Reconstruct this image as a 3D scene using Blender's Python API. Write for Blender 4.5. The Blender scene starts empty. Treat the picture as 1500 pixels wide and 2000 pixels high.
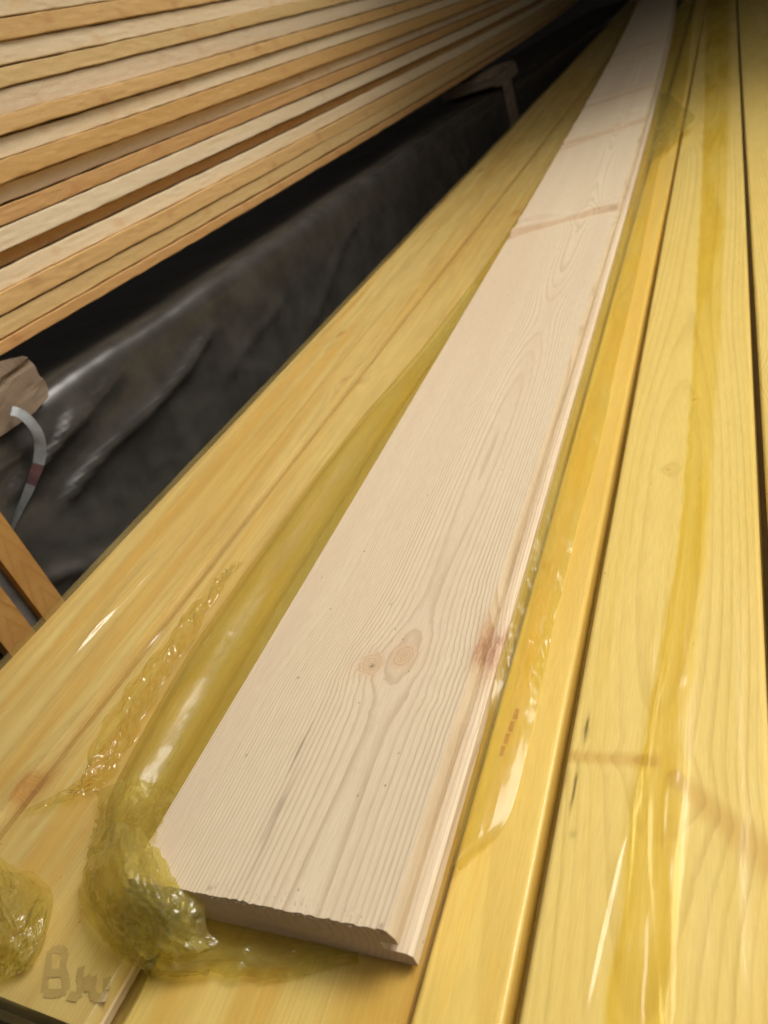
import bpy, math, random
import numpy as np
from mathutils import Matrix
S = bpy.context.scene
rng = np.random.default_rng(7)
random.seed(7)

# ------------------------------------------------------------------ camera
FPX = 1500.0                                   # focal length in photo pixels (1500 wide)
dv = np.array([665.0, 1240.0, -FPX]); dv /= np.linalg.norm(dv)
wv = np.array([-3000.0, 0.0, -FPX]); wv[1] = -(dv[0]*wv[0]+dv[2]*wv[2])/dv[1]
wv = -wv/np.linalg.norm(wv)
uv_ = np.cross(wv, dv)
RC = np.array([wv, dv, uv_])                   # camera axes -> world
H = 0.305
TOPZ = 0.0295                                  # top of the loose board
CZ = TOPZ + H
cam = bpy.data.cameras.new('camera'); cobj = bpy.data.objects.new('camera', cam)
S.collection.objects.link(cobj)
M = Matrix([[*RC[0], 0], [*RC[1], 0], [*RC[2], CZ], [0, 0, 0, 1]])
cobj.matrix_world = M
cam.sensor_fit = 'HORIZONTAL'; cam.sensor_width = 36; cam.lens = 36
cam.clip_start = 0.01; cam.clip_end = 200
cam.dof.use_dof = True; cam.dof.focus_distance = 0.47; cam.dof.aperture_fstop = 14
S.camera = cobj

# ------------------------------------------------------------------ light
SUN_EL, SUN_AZ = 54.0, 48.0                    # azimuth: degrees from +Y towards +X
world = bpy.data.worlds.new('World'); S.world = world; world.use_nodes = True
nt = world.node_tree; nt.nodes.clear()
sky = nt.nodes.new('ShaderNodeTexSky'); sky.sky_type = 'NISHITA'; sky.sun_disc = False
sky.sun_elevation = math.radians(SUN_EL); sky.sun_rotation = math.radians(SUN_AZ)
sky.air_density = 1.0; sky.dust_density = 6.0; sky.ozone_density = 0.6
bg = nt.nodes.new('ShaderNodeBackground'); bg.inputs['Strength'].default_value = 0.13
wo = nt.nodes.new('ShaderNodeOutputWorld')
hs = nt.nodes.new('ShaderNodeHueSaturation'); hs.inputs['Saturation'].default_value = .08   # overcast
tn = nt.nodes.new('ShaderNodeMix'); tn.data_type = 'RGBA'; tn.blend_type = 'MULTIPLY'; tn.inputs[0].default_value = 1; tn.inputs[7].default_value = (1, .965, .90, 1)
nt.links.new(sky.outputs[0], hs.inputs['Color']); nt.links.new(hs.outputs[0], tn.inputs[6]); nt.links.new(tn.outputs[2], bg.inputs[0]); nt.links.new(bg.outputs[0], wo.inputs[0])
sl = bpy.data.lights.new('sun', 'SUN'); sl.energy = 1.5; sl.angle = math.radians(26); sl.color = (1, .95, .87)
so = bpy.data.objects.new('sun', sl); S.collection.objects.link(so)
e, a = math.radians(SUN_EL), math.radians(SUN_AZ)
from mathutils import Vector
so.rotation_euler = Vector((math.cos(e)*math.sin(a), math.cos(e)*math.cos(a), math.sin(e))).to_track_quat('Z', 'Y').to_euler()
so.location = (0, 0, 5)
S.view_settings.view_transform = 'Standard'; S.view_settings.look = 'None'
S.view_settings.gamma = 1; S.view_settings.exposure = 0.19
S.render.engine = 'CYCLES'
S.cycles.transparent_max_bounces = 24; S.cycles.max_bounces = 10
S.cycles.use_denoising = True

# ------------------------------------------------------------------ helpers
def P(px, py, z):
    """point of the place seen at photo pixel (px,py) at real height z"""
    r = RC @ np.array([px-750.0, 1000.0-py, -FPX]); t = (z-CZ)/r[2]
    return np.array([r[0]*t, r[1]*t, z])

def row(pts): return [P(*p) for p in pts]

def hash2(ix, iy, seed):
    h = (ix.astype(np.int64)*374761393 + iy.astype(np.int64)*668265263 + seed*974634777) & 0x7fffffff
    h = (h ^ (h >> 13))*1274126177 & 0x7fffffff
    return ((h ^ (h >> 16)) & 0xffff)/65535.0

def noise(x, y, seed=0):
    x = np.asarray(x, float); y = np.asarray(y, float)
    x, y = np.broadcast_arrays(x, y)
    ix = np.floor(x).astype(int); iy = np.floor(y).astype(int)
    fx = x-ix; fy = y-iy
    fx = fx*fx*fx*(fx*(fx*6-15)+10); fy = fy*fy*fy*(fy*(fy*6-15)+10)
    a = hash2(ix, iy, seed); b = hash2(ix+1, iy, seed); c = hash2(ix, iy+1, seed); d = hash2(ix+1, iy+1, seed)
    return (a+(b-a)*fx+(c-a)*fy+(a-b-c+d)*fx*fy)*2-1

def fbm(x, y, seed=0, o=4, g=.5):
    s = 0; a = 1; n = 0
    for i in range(o):
        s = s+a*noise(x*2**i+i*17.3, y*2**i+i*9.1, seed+i); n += a; a *= g
    return s/n

def ridged(x, y, seed=0, o=4, g=.55):
    s = 0; a = 1; n = 0
    for i in range(o):
        s = s+a*(1-2*np.abs(noise(x*1.9**i+i*13.7, y*1.9**i+i*5.3, seed+i))); n += a; a *= g
    return s/n

def sst(a, b, x):
    t = np.clip((x-a)/(b-a), 0, 1); return t*t*(3-2*t)

def mk(name, V, F, mat, parent=None, attrs=None, smooth=True, origin=None):
    V = np.asarray(V, float)
    if origin is None:
        origin = np.array([(V[:, 0].min()+V[:, 0].max())/2, V[:, 1].min(), V[:, 2].min()]) if parent is None else np.zeros(3)
    if parent is not None:
        origin = np.array(parent.location)
    me = bpy.data.meshes.new(name)
    me.from_pydata((V-origin).tolist(), [], F)
    if smooth is True:
        me.polygons.foreach_set('use_smooth', [True]*len(me.polygons))
    for k, v in (attrs or {}).items():
        at = me.attributes.new(k, 'FLOAT', 'POINT'); at.data.foreach_set('value', np.asarray(v, np.float32))
    me.materials.append(mat)
    o = bpy.data.objects.new(name, me); S.collection.objects.link(o)
    if parent is None: o.location = origin
    else: o.parent = parent
    return o

def tag(o, label, cat, group=None, kind=None):
    if label: o['label'] = label
    if cat: o['category'] = cat
    if group: o['group'] = group
    if kind: o['kind'] = kind
    return o

def empty(name, loc, label, cat, group=None):
    o = bpy.data.objects.new(name, None); o.location = loc; S.collection.objects.link(o)
    return tag(o, label, cat, group)

def gridfaces(n, m, off=0, wrap=False):
    F = []
    for i in range(n-1):
        for j in range(m-1 if not wrap else m):
            j2 = (j+1) % m
            F.append((off+i*m+j, off+i*m+j2, off+(i+1)*m+j2, off+(i+1)*m+j))
    return F

def cr(pts, n):
    """Catmull-Rom through pts (k,d) -> n samples (chord parameter)"""
    pts = np.asarray(pts, float); k = len(pts)
    if k == 2:
        t = np.linspace(0, 1, n)[:, None]; return pts[0]*(1-t)+pts[1]*t
    ext = np.vstack([2*pts[0]-pts[1], pts, 2*pts[-1]-pts[-2]])
    t = np.linspace(0, k-1-1e-9, n); i = t.astype(int); f = (t-i)[:, None]
    p0, p1, p2, p3 = ext[i], ext[i+1], ext[i+2], ext[i+3]
    return .5*((2*p1)+(-p0+p2)*f+(2*p0-5*p1+4*p2-p3)*f*f+(-p0+3*p1-3*p2+p3)*f**3)

def loft(rows, n, m):
    """rows: list of equally long control polylines -> (n,m,3) surface"""
    R = np.array([cr(r, m) for r in rows])
    return np.stack([cr(R[:, j], n) for j in range(m)], 1)

def normals(G):
    du = np.gradient(G, axis=0); dv_ = np.gradient(G, axis=1)
    N = np.cross(dv_, du); N /= np.linalg.norm(N, axis=2, keepdims=True)+1e-12
    return N*np.where(N[..., 2:3] < 0, -1, 1)

# ------------------------------------------------------------------ materials
def nodes(name):
    m = bpy.data.materials.new(name); m.use_nodes = True
    t = m.node_tree; t.nodes.clear()
    out = t.nodes.new('ShaderNodeOutputMaterial')
    return m, t, out

class N:
    def __init__(s, t): s.t = t
    def n(s, ty, **kw):
        x = s.t.nodes.new(ty)
        for k, v in kw.items(): setattr(x, k, v)
        return x
    def l(s, a, b): s.t.links.new(a, b)
    def math(s, op, a, b=None, c=None, clamp=False):
        x = s.n('ShaderNodeMath', operation=op, use_clamp=clamp)
        for i, v in enumerate((a, b, c)):
            if v is None: continue
            if isinstance(v, (int, float)): x.inputs[i].default_value = v
            else: s.l(v, x.inputs[i])
        return x.outputs[0]
    def mix(s, f, a, b, bt='MIX'):
        x = s.n('ShaderNodeMix', data_type='RGBA', blend_type=bt)
        for i, v in ((0, f), (6, a), (7, b)):
            if isinstance(v, (int, float)): x.inputs[i].default_value = v
            elif isinstance(v, tuple): x.inputs[i].default_value = (*v, 1) if len(v) == 3 else v
            else: s.l(v, x.inputs[i])
        return x.outputs[2]
    def ss(s, x, a, b, lo=0., hi=1.):
        r = s.n('ShaderNodeMapRange', interpolation_type='SMOOTHSTEP')
        s.l(x, r.inputs[0]); r.inputs[1].default_value = a; r.inputs[2].default_value = b
        r.inputs[3].default_value = lo; r.inputs[4].default_value = hi
        return r.outputs[0]
    def noise(s, vec, scale, detail=3, rough=.5, dist=0.):
        x = s.n('ShaderNodeTexNoise'); x.inputs['Scale'].default_value = scale
        x.inputs['Detail'].default_value = detail; x.inputs['Roughness'].default_value = rough
        x.inputs['Distortion'].default_value = dist
        s.l(vec, x.inputs['Vector']); return x.outputs[0]
    def stretch(s, vec, sc):
        x = s.n('ShaderNodeVectorMath', operation='MULTIPLY'); s.l(vec, x.inputs[0]); x.inputs[1].default_value = sc
        return x.outputs[0]

def wood(name, early, late, tint, contrast=.6, rough=.62, knotc=(.30, .15, .07), dirt=0., streak=.75, ssc=26, warm=None, kmix=.5):
    m, t, out = nodes(name); n = N(t)
    tc = n.n('ShaderNodeTexCoord').outputs['Object']
    oi = n.n('ShaderNodeObjectInfo').outputs['Random']
    off = n.n('ShaderNodeVectorMath', operation='ADD'); n.l(tc, off.inputs[0])
    cmb = n.n('ShaderNodeCombineXYZ'); n.l(n.math('MULTIPLY', oi, 37.), cmb.inputs[1]); n.l(cmb.outputs[0], off.inputs[1])
    v = off.outputs[0]
    ring = n.n('ShaderNodeAttribute', attribute_name='ring').outputs['Fac']
    knot = n.n('ShaderNodeAttribute', attribute_name='knot').outputs['Fac']
    mark = n.n('ShaderNodeAttribute', attribute_name='mark').outputs['Fac']
    wob = n.noise(n.stretch(v, (220, 22, 220)), 1, 3)
    ph = n.math('ADD', ring, n.math('MULTIPLY', n.math('SUBTRACT', wob, .5), .16))
    fr = n.math('FRACT', ph)
    line = n.math('MULTIPLY', n.math('POWER', n.ss(fr, .30, .90), 1.9), n.ss(fr, .90, 1., 1., 0.))
    # each ring has its own strength
    idx = n.n('ShaderNodeCombineXYZ'); n.l(n.math('FLOOR', ph), idx.inputs[0])
    wn = n.n('ShaderNodeTexWhiteNoise', noise_dimensions='3D'); n.l(idx.outputs[0], wn.inputs[0])
    line = n.math('MULTIPLY', line, n.math('MULTIPLY_ADD', wn.outputs[0], .6, .45))
    var = n.noise(n.stretch(v, (9, 2.2, 9)), 1, 2)
    line = n.math('MULTIPLY', line, n.ss(var, .25, .65, .5, 1.))
    col = n.mix(n.math('MULTIPLY', line, contrast), early, late)
    band = n.noise(n.stretch(v, (ssc, 1.6, ssc)), 1, 3)
    col = n.mix(n.ss(band, .40, .68, 0., streak), col, tint)
    if warm:
        bw = n.noise(n.stretch(v, (60, 1.1, 60)), 1, 3, .6)
        col = n.mix(n.ss(bw, .50, .66, 0., .8), col, warm)
    fib = n.noise(n.stretch(v, (1900, 70, 1900)), 1, 3, .6)
    col = n.mix(n.ss(fib, .3, .75, 0., .34), col, n.mix(1., col, (.66, .60, .52), 'MULTIPLY'))
    cell = n.noise(n.stretch(v, (900, 420, 900)), 1, 2, .7)
    col = n.mix(n.ss(cell, .62, .8, 0., .30), col, n.mix(1., col, (.62, .55, .47), 'MULTIPLY'))
    # scattered specks
    vo = n.n('ShaderNodeTexVoronoi'); vo.inputs['Scale'].default_value = 1; n.l(n.stretch(v, (95, 60, 95)), vo.inputs['Vector'])
    spk = n.math('MULTIPLY', n.ss(vo.outputs['Distance'], .035, .075, 1., 0.), n.math('GREATER_THAN', n.n('ShaderNodeSeparateColor').outputs[0], 2.))
    sc = n.n('ShaderNodeSeparateColor'); n.l(vo.outputs['Color'], sc.inputs[0])
    spk = n.math('MULTIPLY', n.ss(vo.outputs['Distance'], .03, .07, 1., 0.), n.math('GREATER_THAN', sc.outputs[0], .62))
    col = n.mix(n.math('MULTIPLY', spk, .55), col, (.12, .065, .03))
    kf = n.math('FRACT', n.math('MULTIPLY', ph, 1.))
    kl = n.ss(kf, .2, .9)
    kc = n.mix(n.math('MULTIPLY', kl, .45), tuple(min(1, c*1.75) for c in knotc), knotc)
    col = n.mix(n.math('MULTIPLY', knot, kmix, clamp=True), col, kc)
    col = n.mix(mark, col, (.085, .045, .022))
    redf = n.n('ShaderNodeAttribute', attribute_name='red').outputs['Fac']
    rn = n.noise(n.stretch(v, (420, 95, 420)), 1, 5, .6, 1.2)
    col = n.mix(n.math('MULTIPLY', redf, n.ss(rn, .2, .7, .6, 1.), clamp=True), col, n.mix(n.ss(rn, .35, .65), (.52, .30, .20), (.30, .13, .075)))
    if dirt:
        dn = n.noise(n.stretch(v, (30, 14, 30)), 1, 5, .65)
        col = n.mix(n.ss(dn, .48, .75, 0., dirt), col, (.17, .12, .075))
    b = n.n('ShaderNodeBsdfPrincipled'); n.l(col, b.inputs['Base Color'])
    b.inputs['Roughness'].default_value = rough; b.inputs['Specular IOR Level'].default_value = .28
    b.inputs['Subsurface Weight'].default_value = 0
    bp = n.n('ShaderNodeBump'); bp.inputs['Strength'].default_value = .28; bp.inputs['Distance'].default_value = .0006
    hgt = n.math('ADD', n.math('MULTIPLY', fib, .5), n.math('ADD', n.math('MULTIPLY', line, .04), n.math('MULTIPLY', cell, .3)))
    n.l(hgt, bp.inputs['Height']); n.l(bp.outputs[0], b.inputs['Normal'])
    n.l(b.outputs[0], out.inputs[0])
    return m

def film(name, col, haze=.14, hazecol=(.75, .62, .10), rough=.12, bump=.35, sc=(500, 60, 500), ior=1.5, gl=1., fade=False):
    m, t, out = nodes(name); n = N(t)
    tc = n.n('ShaderNodeTexCoord').outputs['Object']
    n1 = n.noise(n.stretch(tc, sc), 1, 3, .55)
    n2 = n.noise(n.stretch(tc, (90, 14, 90)), 1, 3, .5)
    bp = n.n('ShaderNodeBump'); bp.inputs['Strength'].default_value = bump; bp.inputs['Distance'].default_value = .001
    n.l(n.math('ADD', n.math('MULTIPLY', n1, .25), n2), bp.inputs['Height'])
    tr = n.n('ShaderNodeBsdfTransparent'); tr.inputs[0].default_value = (*col, 1)
    df = n.n('ShaderNodeBsdfDiffuse'); df.inputs[0].default_value = (*hazecol, 1)
    tl = n.n('ShaderNodeBsdfTranslucent'); tl.inputs[0].default_value = (*hazecol, 1)
    a1 = n.n('ShaderNodeMixShader'); a1.inputs[0].default_value = .5
    n.l(df.outputs[0], a1.inputs[1]); n.l(tl.outputs[0], a1.inputs[2])
    hz = n.noise(n.stretch(tc, (40, 9, 40)), 1, 3, .5)
    a2 = n.n('ShaderNodeMixShader'); n.l(n.ss(hz, .3, .75, haze*.6, haze*1.4), a2.inputs[0])
    n.l(tr.outputs[0], a2.inputs[1]); n.l(a1.outputs[0], a2.inputs[2])
    g = n.n('ShaderNodeBsdfGlossy'); g.inputs['Roughness'].default_value = rough; n.l(bp.outputs[0], g.inputs['Normal'])
    fr = n.n('ShaderNodeLayerWeight'); fr.inputs[0].default_value = .5; n.l(bp.outputs[0], fr.inputs['Normal'])
    fm = n.math('MULTIPLY_ADD', n.math('POWER', fr.outputs['Facing'], 5.), .90*gl, .06*gl, clamp=True)
    a3 = n.n('ShaderNodeMixShader'); n.l(fm, a3.inputs[0])
    n.l(a2.outputs[0], a3.inputs[1]); n.l(g.outputs[0], a3.inputs[2])
    if fade:
        t0 = n.n('ShaderNodeBsdfTransparent'); fa = n.n('ShaderNodeAttribute', attribute_name='fade').outputs['Fac']
        a4 = n.n('ShaderNodeMixShader'); n.l(fa, a4.inputs[0]); n.l(t0.outputs[0], a4.inputs[1]); n.l(a3.outputs[0], a4.inputs[2]); a3 = a4
    n.l(a3.outputs[0], out.inputs[0])
    return m

def simple(name, col, rough=.8, var=.3, sc=30, bump=.2, spec=.5, metal=0., stretch=(1, 1, 1), dark=None, bd=.002):
    m, t, out = nodes(name); n = N(t)
    tc = n.n('ShaderNodeTexCoord').outputs['Object']
    v = n.stretch(tc, stretch)
    n1 = n.noise(v, sc, 5, .6)
    c2 = dark or tuple(c*(1-var) for c in col)
    c = n.mix(n.ss(n1, .3, .7), c2, tuple(min(1, x*(1+var*.4)) for x in col))
    b = n.n('ShaderNodeBsdfPrincipled'); n.l(c, b.inputs['Base Color'])
    b.inputs['Roughness'].default_value = rough; b.inputs['Metallic'].default_value = metal
    b.inputs['Specular IOR Level'].default_value = spec
    bp = n.n('ShaderNodeBump'); bp.inputs['Strength'].default_value = bump; bp.inputs['Distance'].default_value = bd
    n.l(n1, bp.inputs['Height']); n.l(bp.outputs[0], b.inputs['Normal'])
    n.l(b.outputs[0], out.inputs[0])
    return m

M_main = wood('fresh_spruce', (.735, .61, .43), (.40, .27, .155), (.67, .52, .365), .68, knotc=(.34, .205, .105))
M_end = wood('sawn_end_grain', (.60, .49, .39), (.42, .32, .24), (.54, .43, .34), .6, rough=.85)
M_wrapA = wood('spruce_under_film', (.76, .64, .44), (.50, .34, .185), (.66, .45, .20), .40, knotc=(.33, .17, .07), streak=.9, ssc=34, warm=(.68, .46, .20), kmix=.9)
M_wrapD = wood('clear_spruce_under_film', (.82, .70, .50), (.54, .39, .21), (.80, .64, .38), .62, knotc=(.33, .19, .08), streak=.6, ssc=40, kmix=.5)
M_wrapC = wood('golden_spruce_under_film', (.84, .69, .43), (.60, .40, .17), (.80, .58, .26), .6, knotc=(.33, .19, .08), streak=.95, ssc=55, warm=(.82, .58, .22))
M_pale = wood('pale_spruce', (.80, .65, .43), (.58, .42, .23), (.72, .56, .34), .35, knotc=(.42, .27, .14))
M_orange = wood('oxidised_spruce', (.66, .41, .16), (.46, .26, .08), (.58, .34, .115), .35, knotc=(.36, .19, .07))
M_ochre = wood('ochre_spruce', (.68, .48, .22), (.48, .31, .12), (.60, .41, .17), .35, knotc=(.36, .19, .07))
M_or2 = wood('golden_spruce', (.68, .44, .185), (.50, .30, .10), (.60, .37, .14), .5, knotc=(.30, .15, .06), ssc=60)
M_or3 = wood('reddish_spruce', (.60, .35, .14), (.42, .22, .07), (.52, .29, .10), .5, knotc=(.30, .13, .05), ssc=60)
M_pa2 = wood('grey_pale_spruce', (.72, .58, .40), (.52, .39, .25), (.64, .50, .33), .55, knotc=(.36, .24, .14), ssc=60)
M_pa3 = wood('cream_spruce', (.80, .66, .45), (.56, .41, .23), (.74, .57, .35), .55, knotc=(.42, .27, .14), ssc=60)
M_batten = wood('rough_orange_batten', (.52, .27, .07), (.33, .15, .035), (.45, .21, .05), .8, rough=.8)
M_bearer = wood('weathered_bearer', (.27, .20, .14), (.14, .10, .07), (.21, .15, .10), .8, rough=.9, dirt=.5)
M_film = film('yellow_shrink_film', (.99, .935, .63), .12, (.90, .77, .30), bump=.45, gl=.42)
M_over = film('overlapping_yellow_film', (.975, .925, .60), .07, (.82, .68, .18), bump=.4, gl=.5, fade=True)
M_filmL = film('dusty_yellow_film', (.98, .935, .68), .24, (.72, .60, .27), bump=.4, gl=.7)
M_crink = film('crinkled_yellow_film', (.985, .955, .72), .06, (.80, .72, .30), rough=.07, bump=.3, gl=1.3)
M_film2 = film('loose_yellow_film', (.96, .915, .62), .26, (.77, .71, .28), rough=.13, bump=.2, gl=.42)
M_crump = film('crumpled_yellow_film', (.96, .92, .58), .22, (.74, .68, .26), rough=.10, bump=.35, sc=(160, 160, 160))
M_bag = film('bunched_yellow_film', (.955, .91, .54), .34, (.80, .72, .27), rough=.12, bump=.5, sc=(260, 120, 260), gl=.8)
M_black = simple('black_wrapping_film', (.056, .051, .044), .25, .30, 14, .10, .4, bd=.003)
M_grey = simple('grey_plastic_strap', (.27, .285, .29), .45, .25, 60, .2)
M_red = simple('red_mark_on_strap', (.17, .085, .085), .5, .3, 80, .2)
M_steel = simple('dull_grey_band', (.13, .12, .11), .5, .3, 40, .2)
M_conc = simple('concrete', (.20, .19, .17), .9, .3, 3, .3)
M_shade = simple('dark_light_blocker', (.05, .045, .04), .8, .3, 2, .1)  # dark surface of the added light blockers
M_print = simple('faded_red_print', (.55, .25, .08), .7, .2, 60, 0)
M_stamp = simple('grey_ink_stamp', (.50, .385, .235), .8, .12, 160, 0)

# ------------------------------------------------------------------ wood structure (rings of the log, knots)
def rings(x, y, z, prm):
    """phase of the growth rings at points; prm: pith position functions, spacing, knots"""
    sd = prm.get('seed', 0)
    ax = prm['ax']+prm.get('wx', .006)*noise(y*1.7, 0*y, sd+3)
    az = prm['az'](y) if callable(prm['az']) else prm['az']+prm.get('wz', .006)*noise(y*2.3, 0*y+5, sd+4)
    r = np.hypot(x-ax, (z-az))
    r = r+.0005*fbm(x*30, y*3, sd+8, 3)
    IN = np.zeros_like(r); K = np.zeros_like(r); KP = np.zeros_like(r)
    for (kx, ky, kz, dx, dy, dz, rad, el, amp, s, *half) in prm.get('knots', []):
        d = np.array([dx, dy, dz], float); d /= np.linalg.norm(d)
        ex, ey, ez = x-kx, (y-ky)/el, z-kz
        dot = ex*d[0]+ey*d[1]+ez*d[2]
        rho = np.sqrt(np.maximum(ex**2+ey**2+ez**2-dot**2, 0))
        rho = rho*(1+.16*noise(x*110, y*80, sd+11)+.07*noise(x*420, y*300, sd+12))
        hm = sst(-.003, .004, dot*half[0]) if half else 1.
        if half and len(half) > 1: rho = rho/(1+np.clip(dot*half[0], 0, .06)*half[1])
        r = r-amp*hm*np.exp(-(rho/s)**1.35)
        k = (1-sst(rad*(.80 if not half else .2), rad*(1.18 if not half else 1.35), rho))*hm
        halo = .38*np.exp(-((rho-rad)/(rad*.55))**2)*(rho > rad)*(0. if half else 1.)
        KP = np.where(k > .02, (rho/rad)**.8*rad/.0017+.35*noise(x*500, y*400, sd+13), KP)
        K = np.maximum(K, np.maximum(k, halo)*(1.05 if abs(dz) < .3 else 1.)*(1. if rad > .0095 or amp < .0099 or el < 3 else 1.3)); IN = np.maximum(IN, k*(abs(dz) >= .3 and el < 3))
    if 'post' in prm: r = prm['post'](x, y, z, r)
    # spacing a + b*exp(-r/c)  -> integral of 1/spacing
    a, b, c = prm.get('sp', (.0017, .0045, .018))
    ph = (c/a)*np.log((a*np.exp(np.maximum(r, 0)/c)+b)/(a+b))
    m = np.zeros_like(r)
    for (mx, my, hw, hl, st) in prm.get('marks', []):
        q = ((x-mx-.05*(y-my)*0)/hw)**2+((y-my)/hl)**2
        q = q*(1+.6*noise(x*900, y*200, sd+21))
        m = np.maximum(m, st*np.exp(-q*1.3))
    inside = IN > .5
    ph = np.where(inside, KP+.3, ph)
    return ph, K, m

def section(w, t, kind, ncol):
    """closed cross-section, x 0..w, z 0..t; first ncol points are the top from left to right"""
    if kind in ('tg', 'tgv'):
        c = .0028 if kind == 'tg' else .0052
        top = [(x, t) for x in np.linspace(c, w-c, ncol)]
        rest = [(w-.0008, t*.78), (w-.0008, t*.62), (w-.010, t*.60), (w-.010, t*.38), (w+.0004, t*.36), (w+.0032, t*.30), (w+.0032, .001), (w+.0022, 0), (0, 0), (-.001, .001),
                (-.001, t*.38), (-.008, t*.40), (-.008, t*.58), (0, t*.60), (0, t*.78), (c*.4, t*.93)]
        return np.array(top+rest)
    c = .003 if kind == 'round' else .0012
    top = [(x, t) for x in np.linspace(c, w-c, ncol)]
    rest = []
    for k in range(1, 5):
        q = k/5*math.pi/2; rest.append((w-c+c*math.sin(q), t-c+c*math.cos(q)))
    for z in np.linspace(t-c, c, 9): rest.append((w, z))
    rest += [(w-c*.3, c*.3), (w-c, 0), (w*.5, 0), (c, 0), (c*.3, c*.3), (0, c), (0, t*.5), (0, t-c)]
    for k in range(1, 5):
        q = k/5*math.pi/2; rest.append((c-c*math.cos(q), t-c+c*math.sin(q)))
    return np.array(rest[:0]+top+rest)

def board(name, mat, w, t, y0, y1, prm, place, kind='tg', ncol=60, rows=None, parent=None, yend=None, capmat=None):
    """place(x,y,z) -> world coordinates of board-local points"""
    sec = section(w, t, kind, ncol); m = len(sec)
    if rows is None: rows = y0+(y1-y0)*np.linspace(0, 1, 260)**2.2
    n = len(rows)
    X = np.tile(sec[:, 0], (n, 1)); Z = np.tile(sec[:, 1], (n, 1)); Y = np.tile(rows[:, None], (1, m)).astype(float)
    if yend is not None:
        wgt = np.clip(1-(Y-y0)/.012, 0, 1); Y = Y+yend(X, Z)*wgt
    ph, K, mk_ = rings(X, Y, Z, prm)
    W = np.stack(place(X, Y, Z), -1).reshape(-1, 3)
    F = gridfaces(n, m, 0, True)
    V = [W]; A = [ph.ravel()]; KK = [K.ravel()]; MM = [mk_.ravel()]
    F.append(tuple(range((n-1)*m, n*m)))
    # near end cap as grids band by band so that rings read on it
    zs = np.unique(np.clip(np.concatenate([sec[:, 1], np.linspace(0, t, 12)]), 0, t))
    zs = zs[np.concatenate([[True], np.diff(zs) > 2e-5])]; zs[-1] = t
    off = n*m
    def xr(z, right):
        xs = []
        for i in range(m):
            (xa, za), (xb, zb) = sec[i], sec[(i+1) % m]
            if (za-z)*(zb-z) <= 0 and abs(za-zb) > 1e-9: xs.append(xa+(xb-xa)*(z-za)/(zb-za))
        return max(xs) if right else min(xs)
    nc = 90
    for k in range(len(zs)-1):
        za, zb = zs[k], zs[k+1]; ee = 1e-6
        za2, zb2 = za+ee, zb-ee
        la, ra, lb, rb = xr(za2, 0), xr(za2, 1), xr(zb2, 0), xr(zb2, 1)
        s = np.linspace(0, 1, nc)
        xa, xb = la+(ra-la)*s, lb+(rb-lb)*s
        XX = np.concatenate([xa, xb]); ZZ = np.concatenate([np.full(nc, za), np.full(nc, zb)]); YY = np.full(2*nc, y0*1.0)
        if yend is not None: YY = YY+yend(XX, ZZ)
        p, kk, mm = rings(XX, YY, ZZ, prm)
        V.append(np.stack(place(XX, YY, ZZ), -1)); A.append(p); KK.append(kk*0); MM.append(mm*0)
        for j in range(nc-1): F.append((off+j, off+j+1, off+nc+j+1, off+nc+j))
        off += 2*nc
    ncap = (len(zs)-1)*(nc-1)
    V = np.vstack(V)
    o = mk(name, V, F, mat, parent, dict(ring=np.concatenate(A), knot=np.concatenate(KK), mark=np.concatenate(MM)), smooth=False)
    sm = np.zeros(len(F), bool); 
    # smooth only the flat top and rounded arrises
    o.data.polygons.foreach_set('use_smooth', sm)
    if capmat:
        o.data.materials.append(capmat)
        mi = np.zeros(len(F), int); mi[-ncap:] = 1
        o.data.polygons.foreach_set('material_index', mi)
    return o

def placer(ox, oy, oz, slope=0., curve=None, tilt=0.):
    def f(x, y, z):
        xx = ox+x+slope*(y-oy)
        if curve: xx = xx+curve(y)
        return xx, y-slope*x, oz+z+tilt*x
    return f

# ================================================================== floor, plus unseen slabs and walls added for shade
def box(name, lo, hi, mat, parent=None):
    V = [(x, y, z) for x in (lo[0], hi[0]) for y in (lo[1], hi[1]) for z in (lo[2], hi[2])]
    F = [(0, 1, 3, 2), (4, 6, 7, 5), (0, 4, 5, 1), (2, 3, 7, 6), (0, 2, 6, 4), (1, 5, 7, 3)]
    return mk(name, V, F, mat, parent, smooth=False)
tag(box('floor', (-12, -8, -1.0), (12, 16, -.9), M_conc), None, None, kind='structure')
tag(box('far_shade_roof', (-4.0, 2.3, 1.55), (3.2, 9.0, 1.60), M_shade), None, None, kind='structure')  # unseen roof, put in to darken the far part of the boards
tag(box('left_shade_slab', (-4.0, -2.5, 1.05), (-.55, 2.29, 1.10), M_shade), None, None, kind='structure')  # unseen slab, added to cut the sky over the left half
tag(box('front_shade_slab', (-.54, -2.5, 1.05), (.24, .58, 1.10), M_shade), None, None, kind='structure')  # unseen slab, added to shade the near left corner
tag(box('back_shade_wall', (-4.0, 8.0, -.9), (3.2, 8.1, 1.55), M_shade), None, None, kind='structure')  # unseen wall, put in to keep the far end dark
tag(box('low_shade_wall', (1.5, -2.5, -.9), (1.6, .9, .65), M_shade), None, None, kind='structure')  # unseen wall, added to block low sky from the right
tag(box('side_shade_wall', (2.4, .9, -.9), (2.5, 8.0, 1.55), M_shade), None, None, kind='structure')  # unseen wall, put in to hold light off the far right
tag(box('front_shade_wall', (-3.0, -1.3, -.9), (.5, -1.2, 1.3), M_shade), None, None, kind='structure')  # unseen wall behind the camera, added to keep near ends dark

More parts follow.
